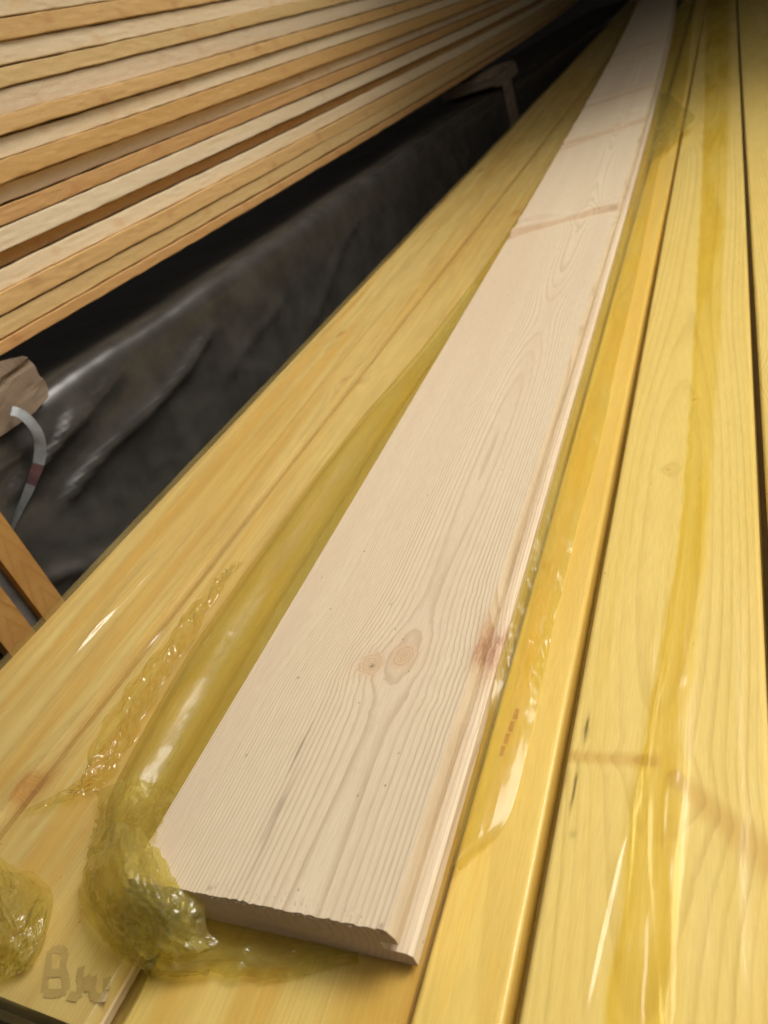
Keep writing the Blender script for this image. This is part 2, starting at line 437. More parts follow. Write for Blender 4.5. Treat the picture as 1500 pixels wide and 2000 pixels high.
# ================================================================== loose main board
W0, T0, YE = .1508, .0275, .1283
MX = -.3004
def azm(y):
    c = .011 + .010*np.exp(-((y-.76)/.10)**2) - .004*np.exp(-((y-.5)/.12)**2) + .006*np.exp(-((y-1.35)/.18)**2)-.003*sst(.25, .1, y)+.004*noise(y*4, 0*y, 5)
    return T0 - c
def post_main(x, y, z, r):
    s = sst(.36, .25, y)
    r = r*(1-.16*s)
    # resin streak deflection
    return r
u = lambda v: v*W0
mprm = dict(seed=2, ax=u(.70), wx=.004, az=azm, sp=(.0017, .0056, .016), post=post_main,
    knots=[(u(.565), .2745, T0, .05, -.1, 1, .0088, 1.0, .007, .016),
           (u(.690), .2825, T0, .05, .1, 1, .0078, 1.28, .008, .020),
           (u(1.0), .298, T0, .1, 0, 1, .0050, 3.6, .0025, .012),
           (u(.25), 1.088, T0+.0005, 1, .03, .02, .0035, 2.2, .006, .018),
           (u(.80), 1.105, T0+.0005, 1, .12, .02, .0028, 2.2, .006, .018),
           (u(.25), 1.590, T0, 1, .03, .02, .0035, 2.4, .006, .018),
           (u(.75), 1.70, T0, 0, 0, 1, .006, 1.3, .008, .020), (u(.66), 1.62, T0, 0, 0, 1, .007, 1.5, .008, .02),
           (u(.85), 1.60, T0, 1, .2, 0, .0035, 2.4, .004, .014),
           (u(.7), 1.93, T0, 1, .1, .0, .005, 2.4, .006, .02), (u(.6), 2.6, T0, 1, .1, 0, .006, 2.2, .006, .02)],
    marks=[(u(.565)+.0012, .2735, .0014, .0016, .85), (u(.555), .1865, .0, 1, 0) if 0 else (u(.43), .213, .0007, .016, .55),
           (u(.462), .176, .0018, .016, .42), (u(.475), .158, .0008, .014, .35), (u(.265), .262, .0007, .0008, .9),
           (u(.96), .130, .0008, .001, .6), (u(.35), .1315, .0010, .0012, .5), (u(.22), .205, .0006, .0007, .7)])
mcurve = lambda y: -.039*(np.maximum(y, 0)/3.4)**2.6
def yend_main(x, z):
    top = sst(T0*.80, T0, z)
    chip = np.maximum(0, ridged(x*260, z*0, 31, 3))**2
    return top*(.0009*chip*sst(.02, .09, x)+.0006*fbm(x*500, 0*x, 4, 3)) + .0002*fbm(x*300, z*300, 9, 2)
rows = np.concatenate([np.linspace(YE, YE+.004, 5), np.linspace(YE+.005, .62, 420), np.linspace(.6215, 1.25, 330), .0+1.253+(5.4-1.253)*np.linspace(0, 1, 260)**1.5])
def pl_main(x, y, z):
    X_, Y_, Z_ = placer(MX, YE, .002, 0, mcurve)(x, y, z)
    v_ = x/W0; top = (z > T0*.9)
    for (yc, a1, a2, amp, w) in ((1.088, .10, -.12, .0022, .012), (1.112, -.02, .20, .0014, .010), (1.585, .06, .05, .0018, .014), (1.70, .0, .25, .0014, .012), (1.93, .1, .1, .0016, .016), (2.30, -.1, .2, .0016, .02)):
        yy_ = yc+a1*W0*(v_-.5)+a2*W0*np.abs(v_-.55)+.004*noise(x*60, x*0, int(yc*100))
        Z_ = Z_+top*amp*1.7*(.4+.6*np.abs(v_-.5)*2)*(-np.exp(-((y-yy_)/w)**2)+.8*np.exp(-((y-yy_-w*1.7)/w)**2))
    return X_, Y_, Z_
main = board('tongue_and_groove_board', M_main, W0, T0, YE, 5.4, mprm, pl_main, 'tg', 130, rows, yend=yend_main, capmat=M_end)
tag(main, 'bare pale spruce board with two knots lying loose on top of the yellow wrapped boards', 'board')
co = np.empty(len(main.data.vertices)*3); main.data.vertices.foreach_get('co', co); co = co.reshape(-1, 3)+np.array(main.location)
xx_, yy_ = (co[:, 0]-MX)/W0, co[:, 1]
rd = .85*np.exp(-(((xx_-.998-(yy_-.300)*.9)/.015)**4+((yy_-.300)/.024)**4))
rd = np.maximum(rd, .22*np.exp(-(((xx_-1.0)/.04)**2+((yy_-.302)/.036)**2)))
rd = np.maximum(rd, 0.05*np.exp(-((xx_-.985)/.016)**2)*sst(.30, .26, yy_)*(.6+.4*noise(yy_*9, 0*yy_, 2)))
rd = np.maximum(rd, .22*np.exp(-((xx_-1.0)/.03)**2)*(.5+.5*noise(yy_*9, 0*yy_, 3)))
at = main.data.attributes.new('red', 'FLOAT', 'POINT'); at.data.foreach_set('value', rd.astype(np.float32))
# splinters left by the saw on the upper end edge
V = []; F = []; rr = random.Random(4)
for k in range(46):
    x = rr.uniform(.055, .135) if rr.random() < .8 else rr.uniform(.0, .14)
    x = min(x, W0-.006)
    h = rr.uniform(.0008, .0032) * (1.6 if .085 < x < .1 else 1); wd = rr.uniform(.0002, .0007)
    bx, by, bz = MX+x, YE+.0018+rr.uniform(-.0003, .0006), .002+T0
    tx = rr.uniform(-.0006, .0006); up = rr.uniform(.0001, .0007)
    i = len(V)
    V += [(bx-wd, by, bz-.0004), (bx+wd, by, bz-.0004), (bx+wd*.6+tx, by+h*1.6, bz+.0002+up*.4), (bx-wd*.6+tx, by+h*1.8, bz+.0002+up*.4),
          (bx-wd, by-.0022, bz-.0012-up), (bx+wd, by-.0022, bz-.0010-up)]
    F += [(i, i+1, i+2, i+3), (i, i+4, i+5, i+1)]
M_spl = simple('pale_wood_fibres', (.74, .60, .44), .8, .25, 300, .1)
mk('splinters', V, F, M_spl, main, smooth=False)['kind'] = 'stuff'

# ================================================================== wrapped boards under it
grp = 'yellow film wrapped boards lying side by side'
def prm_rand(seed, w, t, knots=(), marks=(), ax=.5, az=-.03, sp=(.0020, .0045, .018)):
    return dict(seed=seed, ax=ax*w, az=az, wz=.008, sp=sp, knots=list(knots), marks=list(marks))
SL = .034
rowsB = .0755+(5.2)*np.linspace(0, 1, 420)**1.8
def kn(x, y, t, r=.008, el=1.3, d=(0, 0, 1)): return (x, y, t, d[0], d[1], d[2], r, el, .008, .02)
TB = .0275
bA = board('wrapped_board', M_wrapA, .1350, TB, .0755, 5.27, prm_rand(11, .135, TB, [kn(.133, .190, TB, .010, 1.2), kn(.05, .9, TB, .005, 1.3), kn(.124, .75, TB, .004, 1.2), kn(.03, 1.7, TB)], ax=.95, az=-.004, sp=(.0024, .006, .02)),
           placer(-.5880, .0755, -TB, SL), 'tgv', 110, rowsB, capmat=M_bearer)
tag(bA, 'leftmost wrapped board of the yellow pack beside the black wrapped pack', 'board', grp)
bB = board('wrapped_board', M_wrapA, .1490, TB, .0755, 5.27, prm_rand(12, .149, TB, [kn(.000, .190, TB, .010, 1.2), kn(.004, .735, TB, .0045, 1.3), kn(.06, 1.3, TB)], [(.035, .44, .0012, .02, .3)], ax=.12, az=-.01, sp=(.0024, .005, .02)),
           placer(-.4450, .0755, -TB, SL), 'tgv', 110, rowsB, capmat=M_bearer)
tag(bB, 'wrapped board with ink stamp on its bare near end left of the loose board', 'board', grp)
bC = board('wrapped_board', M_wrapA, .1345, TB, .0700, 5.27, prm_rand(13, .136, TB, [kn(.05, .5, TB)], ax=.2, az=-.02), placer(-.2825, .07, -TB, .004), 'tg', 60, rowsB-.0055)
tag(bC, 'wrapped board directly underneath the loose bare board', 'board', grp)
bC2 = board('narrow_wrapped_board', M_wrapC, .0380, TB, .0600, 5.27, prm_rand(14, .0380, TB, [kn(.026, .825, TB, .002, 1.2)], ax=.9, az=-.05, sp=(.0045, .002, .02)), placer(-.1450, .06, -TB+.0005, .006), 'round', 40, rowsB-.0155)
tag(bC2, 'narrow bright yellow wrapped strip between the loose board and the dark gap', 'board', grp)
DW = .0935
bD = board('wrapped_board', M_wrapD, DW, TB, .0600, 5.27, prm_rand(15, DW, TB,
      [(.046, .2445, TB+.0005, 1, .03, .01, .0046, 1.0, .0012, .006, -1), (.050, .2395, TB+.0004, 1, -.95, .01, .0046, 1.0, .0022, .009, 1, 24.), (.05, .60, TB, 0, 0, 1, .0020, .9, .0012, .006), (.035, .5, TB, 0, 0, 1, .0022, .8, .0012, .006)], [(.0075, .262, .0009, .010, 1.), (.0065, .224, .0008, .014, 1.), (.0095, .2, .002, .0025, .3)], ax=.45, az=-.06, sp=(.0019, .002, .02)), placer(-.1010, .06, -TB, .005), 'round', 150, np.concatenate([np.linspace(.06, .75, 520), .7515+4.5*np.linspace(0, 1, 220)**1.5]))
tag(bD, 'wrapped board with diagonal spike knot right of the dark gap', 'board', grp)
bE = board('wrapped_board', M_wrapD, .135, TB, .0600, 5.27, prm_rand(16, .135, TB, [kn(.012, .62, TB, .003, 1.6)], ax=.4, az=-.03), placer(-.0025, .06, -TB, .005), 'round', 50, rowsB-.0155)
tag(bE, 'rightmost wrapped board, cut off by the right edge of the photo', 'board', grp)
# second layer of boards carrying them
for i, x in enumerate((-.590, -.440, -.288, -.138, .012)):
    o = board('wrapped_board_below', M_wrapA, .142, TB, .075, 5.2, prm_rand(30+i, .142, TB), placer(x, .075, -TB*2-.001, .02), 'round', 12, rowsB[::6])
    tag(o, ['lower layer board under the leftmost wrapped board', 'lower layer board under the stamped board', 'lower layer board under the loose board',
            'lower layer board under the dark gap', 'lower layer board at the right edge'][i], 'board', 'lower layer of boards under the wrapped ones')
V0 = [(-.62, .3, -.9), (.2, .3, -.9)]
for i, y in enumerate((.35, 2.2, 4.2)):
    tag(box('trestle', (-.62, y, -.9), (.18, y+.09, -TB*2-.0015), M_bearer), ['near timber trestle under the wrapped boards', 'middle timber trestle under the wrapped boards', 'far timber trestle under the wrapped boards'][i], 'trestle', 'trestles under the wrapped boards')

# stamp on board B and faint print on the strip, as thin ink sheets just above the wood
def strokes(name, mat, segs, wd, z, parent, jag=0.0004):
    V = []; F = []
    for si, s in enumerate(segs):
        a, b = np.array(s[0], float), np.array(s[1], float); L = b-a; nn = np.array([-L[1], L[0]])/(np.linalg.norm(L)+1e-9)
        n = 12; off = len(V)
        for k in range(n):
            p = a+L*k/(n-1); wk = wd*(1+.12*float(noise(k*.7+si*5, 0, 3)))
            for sgn in (-1, 1):
                q = p+nn*sgn*wk; V.append((q[0], q[1], z+.00004*si))
        F += gridfaces(n, 2, off)
    return mk(name, V, F, mat, parent, smooth=False)
def q(px, py): p = P(px, py, 0.0003); return (p[0], p[1])
strokes('ink_stamp', M_stamp, [(q(97.3, 1855.3), q(92.0, 1899.3)),
   (q(92.0, 1899.3), q(85.9, 1936.7)),
   (q(97.3, 1856.7), q(117.3, 1852.7)),
   (q(117.3, 1852.7), q(128.0, 1862.0)),
   (q(128.0, 1862.0), q(121.3, 1894.0)),
   (q(121.3, 1894.0), q(128.0, 1910.0)),
   (q(128.0, 1910.0), q(130.7, 1934.0)),
   (q(130.7, 1934.0), q(114.7, 1940.7)),
   (q(114.7, 1940.7), q(88.0, 1939.9)),
   (q(92.0, 1902.0), q(125.3, 1899.3)),
   (q(160.0, 1888.7), q(156.0, 1910.0)),
   (q(156.0, 1910.0), q(160.0, 1920.7)),
   (q(160.0, 1920.7), q(153.3, 1948.7)),
   (q(134.7, 1944.7), q(154.7, 1950.0)),
   (q(184.0, 1907.3), q(180.0, 1936.7)),
   (q(180.0, 1936.7), q(186.7, 1950.0)),
   (q(186.7, 1950.0), q(210.7, 1948.7)),
   (q(210.7, 1910.0), q(209.3, 1934.0)),
   (q(170.7, 1907.3), q(174.7, 1934.0))], .0020, .0003, bB)
strokes('red_print', M_print, [(q(979+9*k, 1478-24*k), q(984+9*k, 1458-24*k)) for k in range(4)], .0012, .0009, bC2)

# ================================================================== yellow films
def filmgrid(name, x0f, x1f, ys, nx, zf, mat, parent=None, hang=None):
    n = len(ys); U, Yg = np.meshgrid(np.linspace(0, 1, nx), ys)
    X = x0f(Yg)+(x1f(Yg)-x0f(Yg))*U
    Z = zf(X, Yg, U)
    V = np.stack([X, Yg, Z], -1).reshape(-1, 3)
    return mk(name, V, gridfaces(n, nx), mat, parent)
ysF = lambda a: a+(5.2-a)*np.linspace(0, 1, 520)**2.0
def wr(X, Y, sd, amp=1.):
    """long shrink wrinkles running with the boards plus crinkled patches"""
    fade = 1.
    w = .0011*ridged(X*38+.6*noise(Y*3, X*3, sd), Y*1.1, sd, 3)
    patch = sst(.15, .6, noise(X*9, Y*5, sd+40))
    w = w+patch*.0007*ridged(X*120+2*noise(Y*20, X*20, sd), Y*40, sd+7, 3)
    return amp*w
def creases(X, Y, sd, x0, x1, slope, nw=18, ymax=1.3, hubs=()):
    rr = random.Random(sd); Z = np.zeros_like(X)
    def add(xa, ya, L, ang, h, w):
        nonlocal Z
        yc = ya+L/2; xc = xa+(slope+ang)*(Y-ya)+.0012*noise(Y*22, 0*Y, rr.randint(0, 999))
        env = np.exp(-np.abs((Y-yc)/(L/2))**4)
        Z = Z+h*env/(1+((X-xc)/w)**2)
    for k in range(nw):
        ya = .05+rr.random()**1.5*ymax; add(rr.uniform(x0, x1)+slope*ya, ya, rr.uniform(.05, .45), rr.gauss(0, .015), rr.uniform(.0006, .0015), rr.uniform(.0014, .0034))
    for (hx, hy, cnt, spread, L, sgn) in hubs:
        for k in range(cnt):
            a_ = rr.uniform(-spread, spread); l = L*rr.uniform(.4, 1)
            add(hx if sgn > 0 else hx-a_*l, hy if sgn > 0 else hy-l, l, a_, rr.uniform(.0006, .0013), rr.uniform(.0010, .0020))
    return Z
# film over boards A and B: wraps over the outer left arris, torn off short of the near ends
def edgeAB(X): return .150+.020*noise(X*30, X*0, 6)+.010*noise(X*110, X*0, 7)
nx = 430
ys = ysF(0.0)
U, T_ = np.meshgrid(np.linspace(0, 1, nx), np.linspace(0, 1, 620)**2.0)
LX = lambda Y: -.5905+SL*(Y-.0755); RX = lambda Y: -.2945+SL*(Y-.0755)
prof = np.clip(U*1.06-.06, 0, 1); dn = np.clip(.06-U, 0, .06)/.06
Xr = LX(.2)+(RX(.2)-LX(.2))*prof
Y0 = .0630+.003*noise(Xr*40, 0*Xr, 6)
YY = Y0+(5.2-Y0)*T_
XX = LX(YY)+(RX(YY)-LX(YY))*prof
ZZ = .0012+wr(XX, YY, 50, .9)*sst(0, .02, U)+.0012
seam = -.4475+SL*(YY-.0755)
ZZ = ZZ-.0018*np.exp(-((XX-seam)/.003)**2)
ZZ = np.maximum(ZZ, .0004)
ZZ = ZZ+creases(XX, YY, 55, -.58, -.31, SL, 34, 1.6, hubs=((-.50, .30, 6, .10, .16, 1), (-.43, .33, 5, .08, .12, -1)))*sst(0, .02, U)
dn3 = sst(.985, 1., U); ZZ = ZZ*(1-dn3)-TB*dn3; XX = XX+.0012*dn3
ZZ = ZZ-2.2*np.maximum(0, .0708-YY)
ZZ = np.where(dn > 0, ZZ*(1-dn)+dn*(-TB), ZZ); XX = XX-.0015*np.sin(dn*math.pi)
fAB = mk('wrapping_film', np.stack([XX, YY, ZZ], -1).reshape(-1, 3), gridfaces(620, nx), M_filmL)
tag(fAB, 'clear yellow film stretched over the two left boards', 'film', 'yellow wrapping films')
# second, torn layer: crinkled patch beside the fold of the loose film
tp = [row([(40, 1590, .003), (90, 1578, .003), (140, 1566, .003), (200, 1545, .003)]),
      row([(150, 1530, .003), (175, 1515, .003), (205, 1500, .003), (245, 1480, .003)]),
      row([(185, 1450, .003), (215, 1430, .003), (250, 1410, .003), (300, 1380, .003)]),
      row([(230, 1370, .003), (270, 1340, .003), (310, 1310, .003), (350, 1290, .003)]),
      row([(300, 1280, .003), (340, 1240, .003), (370, 1215, .003), (405, 1200, .003)]),
      row([(370, 1190, .003), (400, 1160, .003), (425, 1140, .003), (450, 1130, .003)]),
      row([(440, 1120, .003), (452, 1105, .003), (465, 1100, .003), (480, 1100, .003)])]
G = loft(tp, 420, 170); uu, vv = np.meshgrid(np.linspace(-1, 1, 170), np.linspace(0, 1, 420))
env = (1-uu**2)**.5
a1, b1 = G[..., 0]*.85+G[..., 1]*.5, G[..., 1]*.85-G[..., 0]*.5
G[..., 2] = .0030+env*(.0030*ridged(a1*95, b1*42, 61, 3)+.0038*ridged(a1*210+3*noise(b1*60, a1*60, 66), b1*60, 63, 2)*sst(-.2, .5, noise(a1*30, b1*22, 65)))
G[..., 0] += .004*noise(G[..., 1]*70, uu*0, 64)*np.abs(uu)**4; G[..., 2] = np.maximum(G[..., 2], .0021)
mk('torn_layer', G.reshape(-1, 3), gridfaces(420, 170), M_crink, fAB)

def stripfilm(x0, x1, sd, y0, label, slope=.005, bridge=None, amp=1., sides=(1, 1), nw=16, hubs=()):
    nx = 150; U, T_ = np.meshgrid(np.linspace(0, 1, nx), np.linspace(0, 1, 520)**2.0)
    YY = y0+(5.2-y0)*T_
    e = .035
    pr = np.clip((U-e)/(1-2*e), 0, 1)
    XX = x0+(x1-x0)*pr+slope*(YY-.06)
    ZZ = .0012+wr(XX, YY, sd, amp*.7)
    ZZ = np.maximum(ZZ, .0006)+creases(XX, YY, sd, x0, x1, slope, nw, 1.0, hubs)*.75
    dl = np.clip((e-U)/e, 0, 1)*sides[0]; dr = np.clip((U-1+e)/e, 0, 1)*sides[1]
    flat = np.exp(-np.minimum(XX-x0-slope*(YY-.06), x1+slope*(YY-.06)-XX)/.006)
    ZZ = ZZ*(1-flat)+.0010*flat
    ZZ = ZZ*(1-dl-dr)-TB*(dl+dr); XX = XX-.0012*np.sqrt(dl)+.0012*np.sqrt(dr)
    o = mk('wrapping_film', np.stack([XX, YY, ZZ], -1).reshape(-1, 3), gridfaces(520, nx), M_film)
    return tag(o, label, 'film', 'yellow wrapping films')
fC = stripfilm(-.2832, -.1065, 71, .062, 'yellow film beneath the loose board reaching to the dark gap', .006, sides=(0, 1), amp=.55)
fD = stripfilm(-.1015, -.0070, 72, .055, 'glossy yellow film around the board with the diagonal spike knot', .005, nw=13, hubs=((-.063, .245, 6, .16, .16, -1), (-.060, .25, 5, .10, .30, 1), (-.062, .30, 5, .07, .2, 1)))
fE = stripfilm(-.0025, .1330, 73, .055, 'yellow film around the board at the right edge of the photo', .005)

# doubled overlap strip of the film on board D
def overlap(name, pts, sd, parent, z=.0032, mat=M_over, n=300, m=50, amp=.0012, fx=90, fy=9):
    rowsc = []
    for (ly, lx, rx) in pts:
        a = P(lx, ly, z); b = P(rx, ly, z); rowsc.append([a, a*.5+b*.5, b])
    G = loft(rowsc, n, m)
    u_ = np.linspace(0, 1, m)[None, :]
    G[..., 2] = z+amp*ridged(G[..., 0]*fx, G[..., 1]*fy, sd, 3)+.0015*np.sin(u_*math.pi)
    G[..., 2] = np.maximum(G[..., 2], .0014)
    G[..., 0] += .0008*noise(G[..., 1]*60, G[..., 1]*0, sd+1)
    uu = np.broadcast_to(u_, (n, m)); fd = sst(0, .10, uu)*sst(1, .72, uu)*(.62+.38*sst(-.4, .3, noise(G[..., 1]*7, uu*3, sd+8)))
    return mk(name, G.reshape(-1, 3), gridfaces(n, m), mat, parent, dict(fade=fd.ravel()))
overlap('overlap', [(2060, 1170, 1345), (1900, 1185, 1352), (1780, 1212, 1362), (1640, 1222, 1358), (1500, 1243, 1362), (1440, 1262, 1340), (1380, 1270, 1358), (1200, 1300, 1378), (1000, 1330, 1392), (700, 1352, 1412), (400, 1366, 1426), (200, 1374, 1432), (60, 1376, 1434), (-60, 1384, 1432)], 81, fD, amp=.0014, fx=60, fy=7)

# ------------------------------------------------------------------ torn film of the loose board
tf = empty('torn_wrapping_film', (-.30, .13, .0), 'torn olive yellow film peeled off the loose board, bunched at its near left corner', 'film')
def folds(x, y, sd, lam=(.022, .014, .009, .006, .0045), slope=.17):
    rr = random.Random(sd); d = np.zeros_like(x)
    for l in lam:
        for k in range(2):
            a_ = rr.uniform(0, math.pi); ph = rr.random()
            t = (x*math.cos(a_)+y*math.sin(a_))/(l*rr.uniform(.8, 1.3))+ph+.30*noise(x*45, y*45, sd+k)+.12*noise(x*160, y*160, sd+3+k)
            tri = np.abs((t % 1)-.5)*2
            w_ = sst(-.35, .35, noise(x*30+k*7, y*30+l*900, sd+5))
            d = d+l*slope*.5*w_*(tri-.5)
    return d
def sheet(name, rowsc, n, m, mat, amp, fx, fy, sd, parent, zmin=None, aniso=None, edge=0.0):
    G = loft(rowsc, n, m)
    Nn = normals(G)
    uu, vv = np.meshgrid(np.linspace(0, 1, m), np.linspace(0, 1, n))
    d = amp*ridged(uu*fx+.5*noise(uu*3, vv*3, sd+2), vv*fy+.5*noise(uu*4, vv*4, sd+5), sd, 4, .46)
    eg = sst(0, .10, np.minimum(uu, 1-uu))*.85+.15
    if mat in (M_crump, M_bag): L1 = np.linalg.norm(np.diff(G, axis=1), axis=2).sum(1).mean(); L2 = np.linalg.norm(np.diff(G, axis=0), axis=2).sum(0).mean(); d = d*.55+folds(uu*L1, vv*L2, sd)*(amp/.003)*1.25
    if mat is M_film2:
        L1 = np.linalg.norm(np.diff(G, axis=1), axis=2).sum(1).mean(); L2 = np.linalg.norm(np.diff(G, axis=0), axis=2).sum(0).mean()
        d = d*.7+folds(uu*L1, vv*L2*.05, sd, (.024, .012), .045)
    G = G+Nn*(d*eg)[..., None]
    if edge:
        ed = np.minimum.reduce([uu, 1-uu]); k = np.exp(-ed/.04)
        G[..., 0] += k*edge*noise(vv*14, uu*5, sd+9); G[..., 2] += k*edge*noise(vv*16, uu*5, sd+10)
    if zmin is not None: G[..., 2] = np.maximum(G[..., 2], zmin)
    return mk(name, G.reshape(-1, 3), gridfaces(n, m), mat, parent)

# left fold: leans from the wrapped boards up to the side of the loose board
LF = [(1640, 205, 318), (1560, 212, 352), (1440, 272, 412), (1300, 352, 486), (1230, 398, 518), (1090, 498, 608), (870, 662, 772), (640, 860, 892), (400, 1052, 1030), (190, 1165, 1140), (10, 1235, 1240)]
rowsc = []
for (py, lx, rx) in LF:
    a = P(lx, py, .003); yb = a[1]
    bx = MX-.0015+float(mcurve(yb)); wdt = max(bx-a[0], .018)
    if bx-a[0] < .018: a[0] = bx-.018
    x = lambda s: a[0]+wdt*s
    rowsc.append([(x(0), yb, .0025), (x(.11), yb, .0092), (x(.27), yb, .0142), (x(.36), yb, .0132), (x(.52), yb, .0068), (x(.68), yb, .0100), (x(.82), yb, .0180), (x(1), yb, .0160)])
sheet('upper_fold', rowsc, 520, 110, M_film2, .0009, 5, 12, 101, tf, .0022)
rowsc2 = [[(p[0]+.004, p[1], .0022+.002*(i % 2)) for i, p in enumerate(r)] for r in rowsc]
sheet('lower_fold', rowsc2, 300, 40, M_film2, .0006, 6, 14, 104, tf, .0020)

# neck where the fold gathers into the bunch
neck = [row([(188, 1545, .006), (225, 1530, .014), (262, 1520, .013), (300, 1530, .018), (345, 1545, .024)]),
        row([(190, 1590, .006), (220, 1580, .018), (250, 1575, .020), (285, 1580, .026), (318, 1600, .030)]),
        row([(178, 1635, .006), (208, 1625, .022), (238, 1620, .028), (268, 1622, .034), (296, 1640, .034)]),
        row([(165, 1680, .006), (195, 1665, .024), (225, 1655, .032), (258, 1650, .036), (292, 1662, .034)])]
sheet('gathered_neck', neck, 200, 200, M_crump, .0018, 7, 2, 111, tf, .002, edge=.002)
# the bunch itself
bag = [row([(215, 1612, .030), (232, 1606, .038), (250, 1612, .040), (270, 1622, .038), (286, 1640, .034)]),
       row([(176, 1672, .012), (205, 1655, .034), (240, 1655, .045), (280, 1668, .044), (312, 1690, .034)]),
       row([(158, 1712, .008), (195, 1700, .032), (240, 1700, .046), (290, 1712, .046), (340, 1722, .034)]),
       row([(157, 1765, .006), (200, 1752, .028), (250, 1750, .042), (305, 1758, .043), (364, 1756, .032)]),
       row([(182, 1808, .005), (220, 1800, .022), (268, 1800, .034), (318, 1802, .035), (371, 1792, .026)]),
       row([(205, 1838, .004), (242, 1838, .016), (285, 1842, .024), (330, 1842, .024), (384, 1826, .016)]),
       row([(238, 1862, .003), (272, 1866, .010), (312, 1870, .014), (355, 1866, .014), (412, 1850, .010)])]
sheet('bunched_end', bag, 280, 250, M_bag, .0024, 3.4, 2.0, 121, tf, .0018, edge=.002)
bag2 = [[(p[0]+.002, p[1]+.004, max(p[2]*.72-.001, .0016)) for p in r] for r in bag]
sheet('inner_layer', bag2, 200, 180, M_bag, .0020, 3, 2.5, 131, tf, .0016)
# flat folded layers sticking out under the board's near end
low = [row([(300, 1800, .004), (360, 1812, .004), (430, 1822, .004), (520, 1838, .0035), (600, 1850, .003), (700, 1862, .002)]),
       row([(215, 1835, .004), (300, 1850, .009), (400, 1862, .009), (500, 1868, .007), (590, 1872, .005), (700, 1868, .002)]),
       row([(235, 1868, .003), (310, 1890, .010), (410, 1888, .008), (500, 1890, .008), (585, 1888, .005), (700, 1874, .002)]),
       row([(272, 1892, .002), (340, 1907, .003), (430, 1902, .003), (520, 1912, .003), (590, 1902, .002), (700, 1880, .002)])]
sheet('folded_hem', low, 130, 300, M_crump, .0026, 3, 1.5, 141, tf, .0014, edge=.001)
low2 = [[(p[0]+.003, p[1]+.007, max(p[2]*.6, .0015)) for p in r] for r in low]
sheet('hem_layer', low2, 70, 160, M_film2, .0008, 3, 2, 151, tf, .0013)
# film strip along the right side of the loose board
RF = [(1700, 884, 892), (1675, 890, 915), (1600, 905, 985), (1450, 935, 1020), (1330, 960, 1045), (1250, 975, 1062), (1120, 1000, 1092), (1000, 1030, 1122), (830, 1075, 1166), (700, 1110, 1192), (560, 1150, 1226), (420, 1190, 1254), (300, 1230, 1288), (235, 1252, 1318), (150, 1275, 1336), (60, 1295, 1345), (5, 1305, 1352)]
rowsc = []
for (py, lx, rx) in RF:
    b = P(rx+(14 if 300 < py < 1600 else 6), py, .003); yb = b[1]; ax_ = MX+W0+.004+float(mcurve(yb))
    if py > 1650: ax_ = P(lx, py, .003)[0]
    b[0] = max(b[0], ax_+(.012 if py < 1600 else .001))
    x = lambda s: ax_+(b[0]-ax_)*s
    rowsc.append([(x(0), yb, .009 if py < 1400 else .004), (x(.22), yb, .0055), (x(.5), yb, .0065), (x(.8), yb, .0050), (x(1), yb, .0028)])
G = loft(rowsc, 420, 60)
pat = np.exp(-((G[..., 1]-.36)/.10)**2)+.7*np.exp(-((G[..., 1]-.55)/.08)**2)
G[..., 2] += .0006*ridged(G[..., 0]*60, G[..., 1]*6, 161, 3)+pat*.0022*ridged(G[..., 0]*75+G[..., 1]*20, G[..., 1]*30, 162, 4)
G[..., 2] = np.maximum(G[..., 2], .0022)
mk('side_strip', G.reshape(-1, 3), gridfaces(420, 60), M_film2, tf)
flap = [row([(1278, 178, .010), (1296, 180, .012), (1310, 184, .014)]),
        row([(1278, 205, .010), (1306, 204, .016), (1330, 206, .018)]),
        row([(1280, 238, .010), (1318, 232, .016), (1357, 228, .020)]),
        row([(1276, 275, .008), (1304, 266, .012), (1332, 256, .016)]),
        row([(1270, 318, .006), (1284, 308, .006), (1297, 300, .007)])]
sheet('loose_flap', flap, 60, 60, M_bag, .0004, 1.5, 1.5, 171, tf, .003)

# crumpled film end on the leftmost board, in the bottom left corner
cl = empty('crumpled_film', tuple(P(20, 1800, 0)), 'small crumple of yellow film on the near end of the leftmost board', 'film')
nb = [row([(-60, 1650, .003), (0, 1690, .010), (22, 1703, .012), (45, 1705, .008)]),
      row([(-80, 1730, .003), (-5, 1735, .020), (45, 1735, .020), (82, 1742, .005)]),
      row([(-90, 1790, .003), (-10, 1790, .024), (45, 1795, .022), (85, 1780, .004)]),
      row([(-90, 1850, .003), (-10, 1850, .018), (35, 1855, .016), (70, 1845, .003)]),
      row([(-90, 1900, .002), (-10, 1905, .008), (20, 1905, .006), (48, 1895, .002)])]
sheet('crumpled_sheet', nb, 200, 180, M_bag, .0026, 2.2, 2, 181, cl, .0016)
nb2 = [[(p[0]+.003, p[1]+.003, max(p[2]*.6, .0015)) for p in r] for r in nb]
sheet('inner_layer', nb2, 80, 80, M_crump, .002, 2.5, 2.5, 191, cl, .0014)

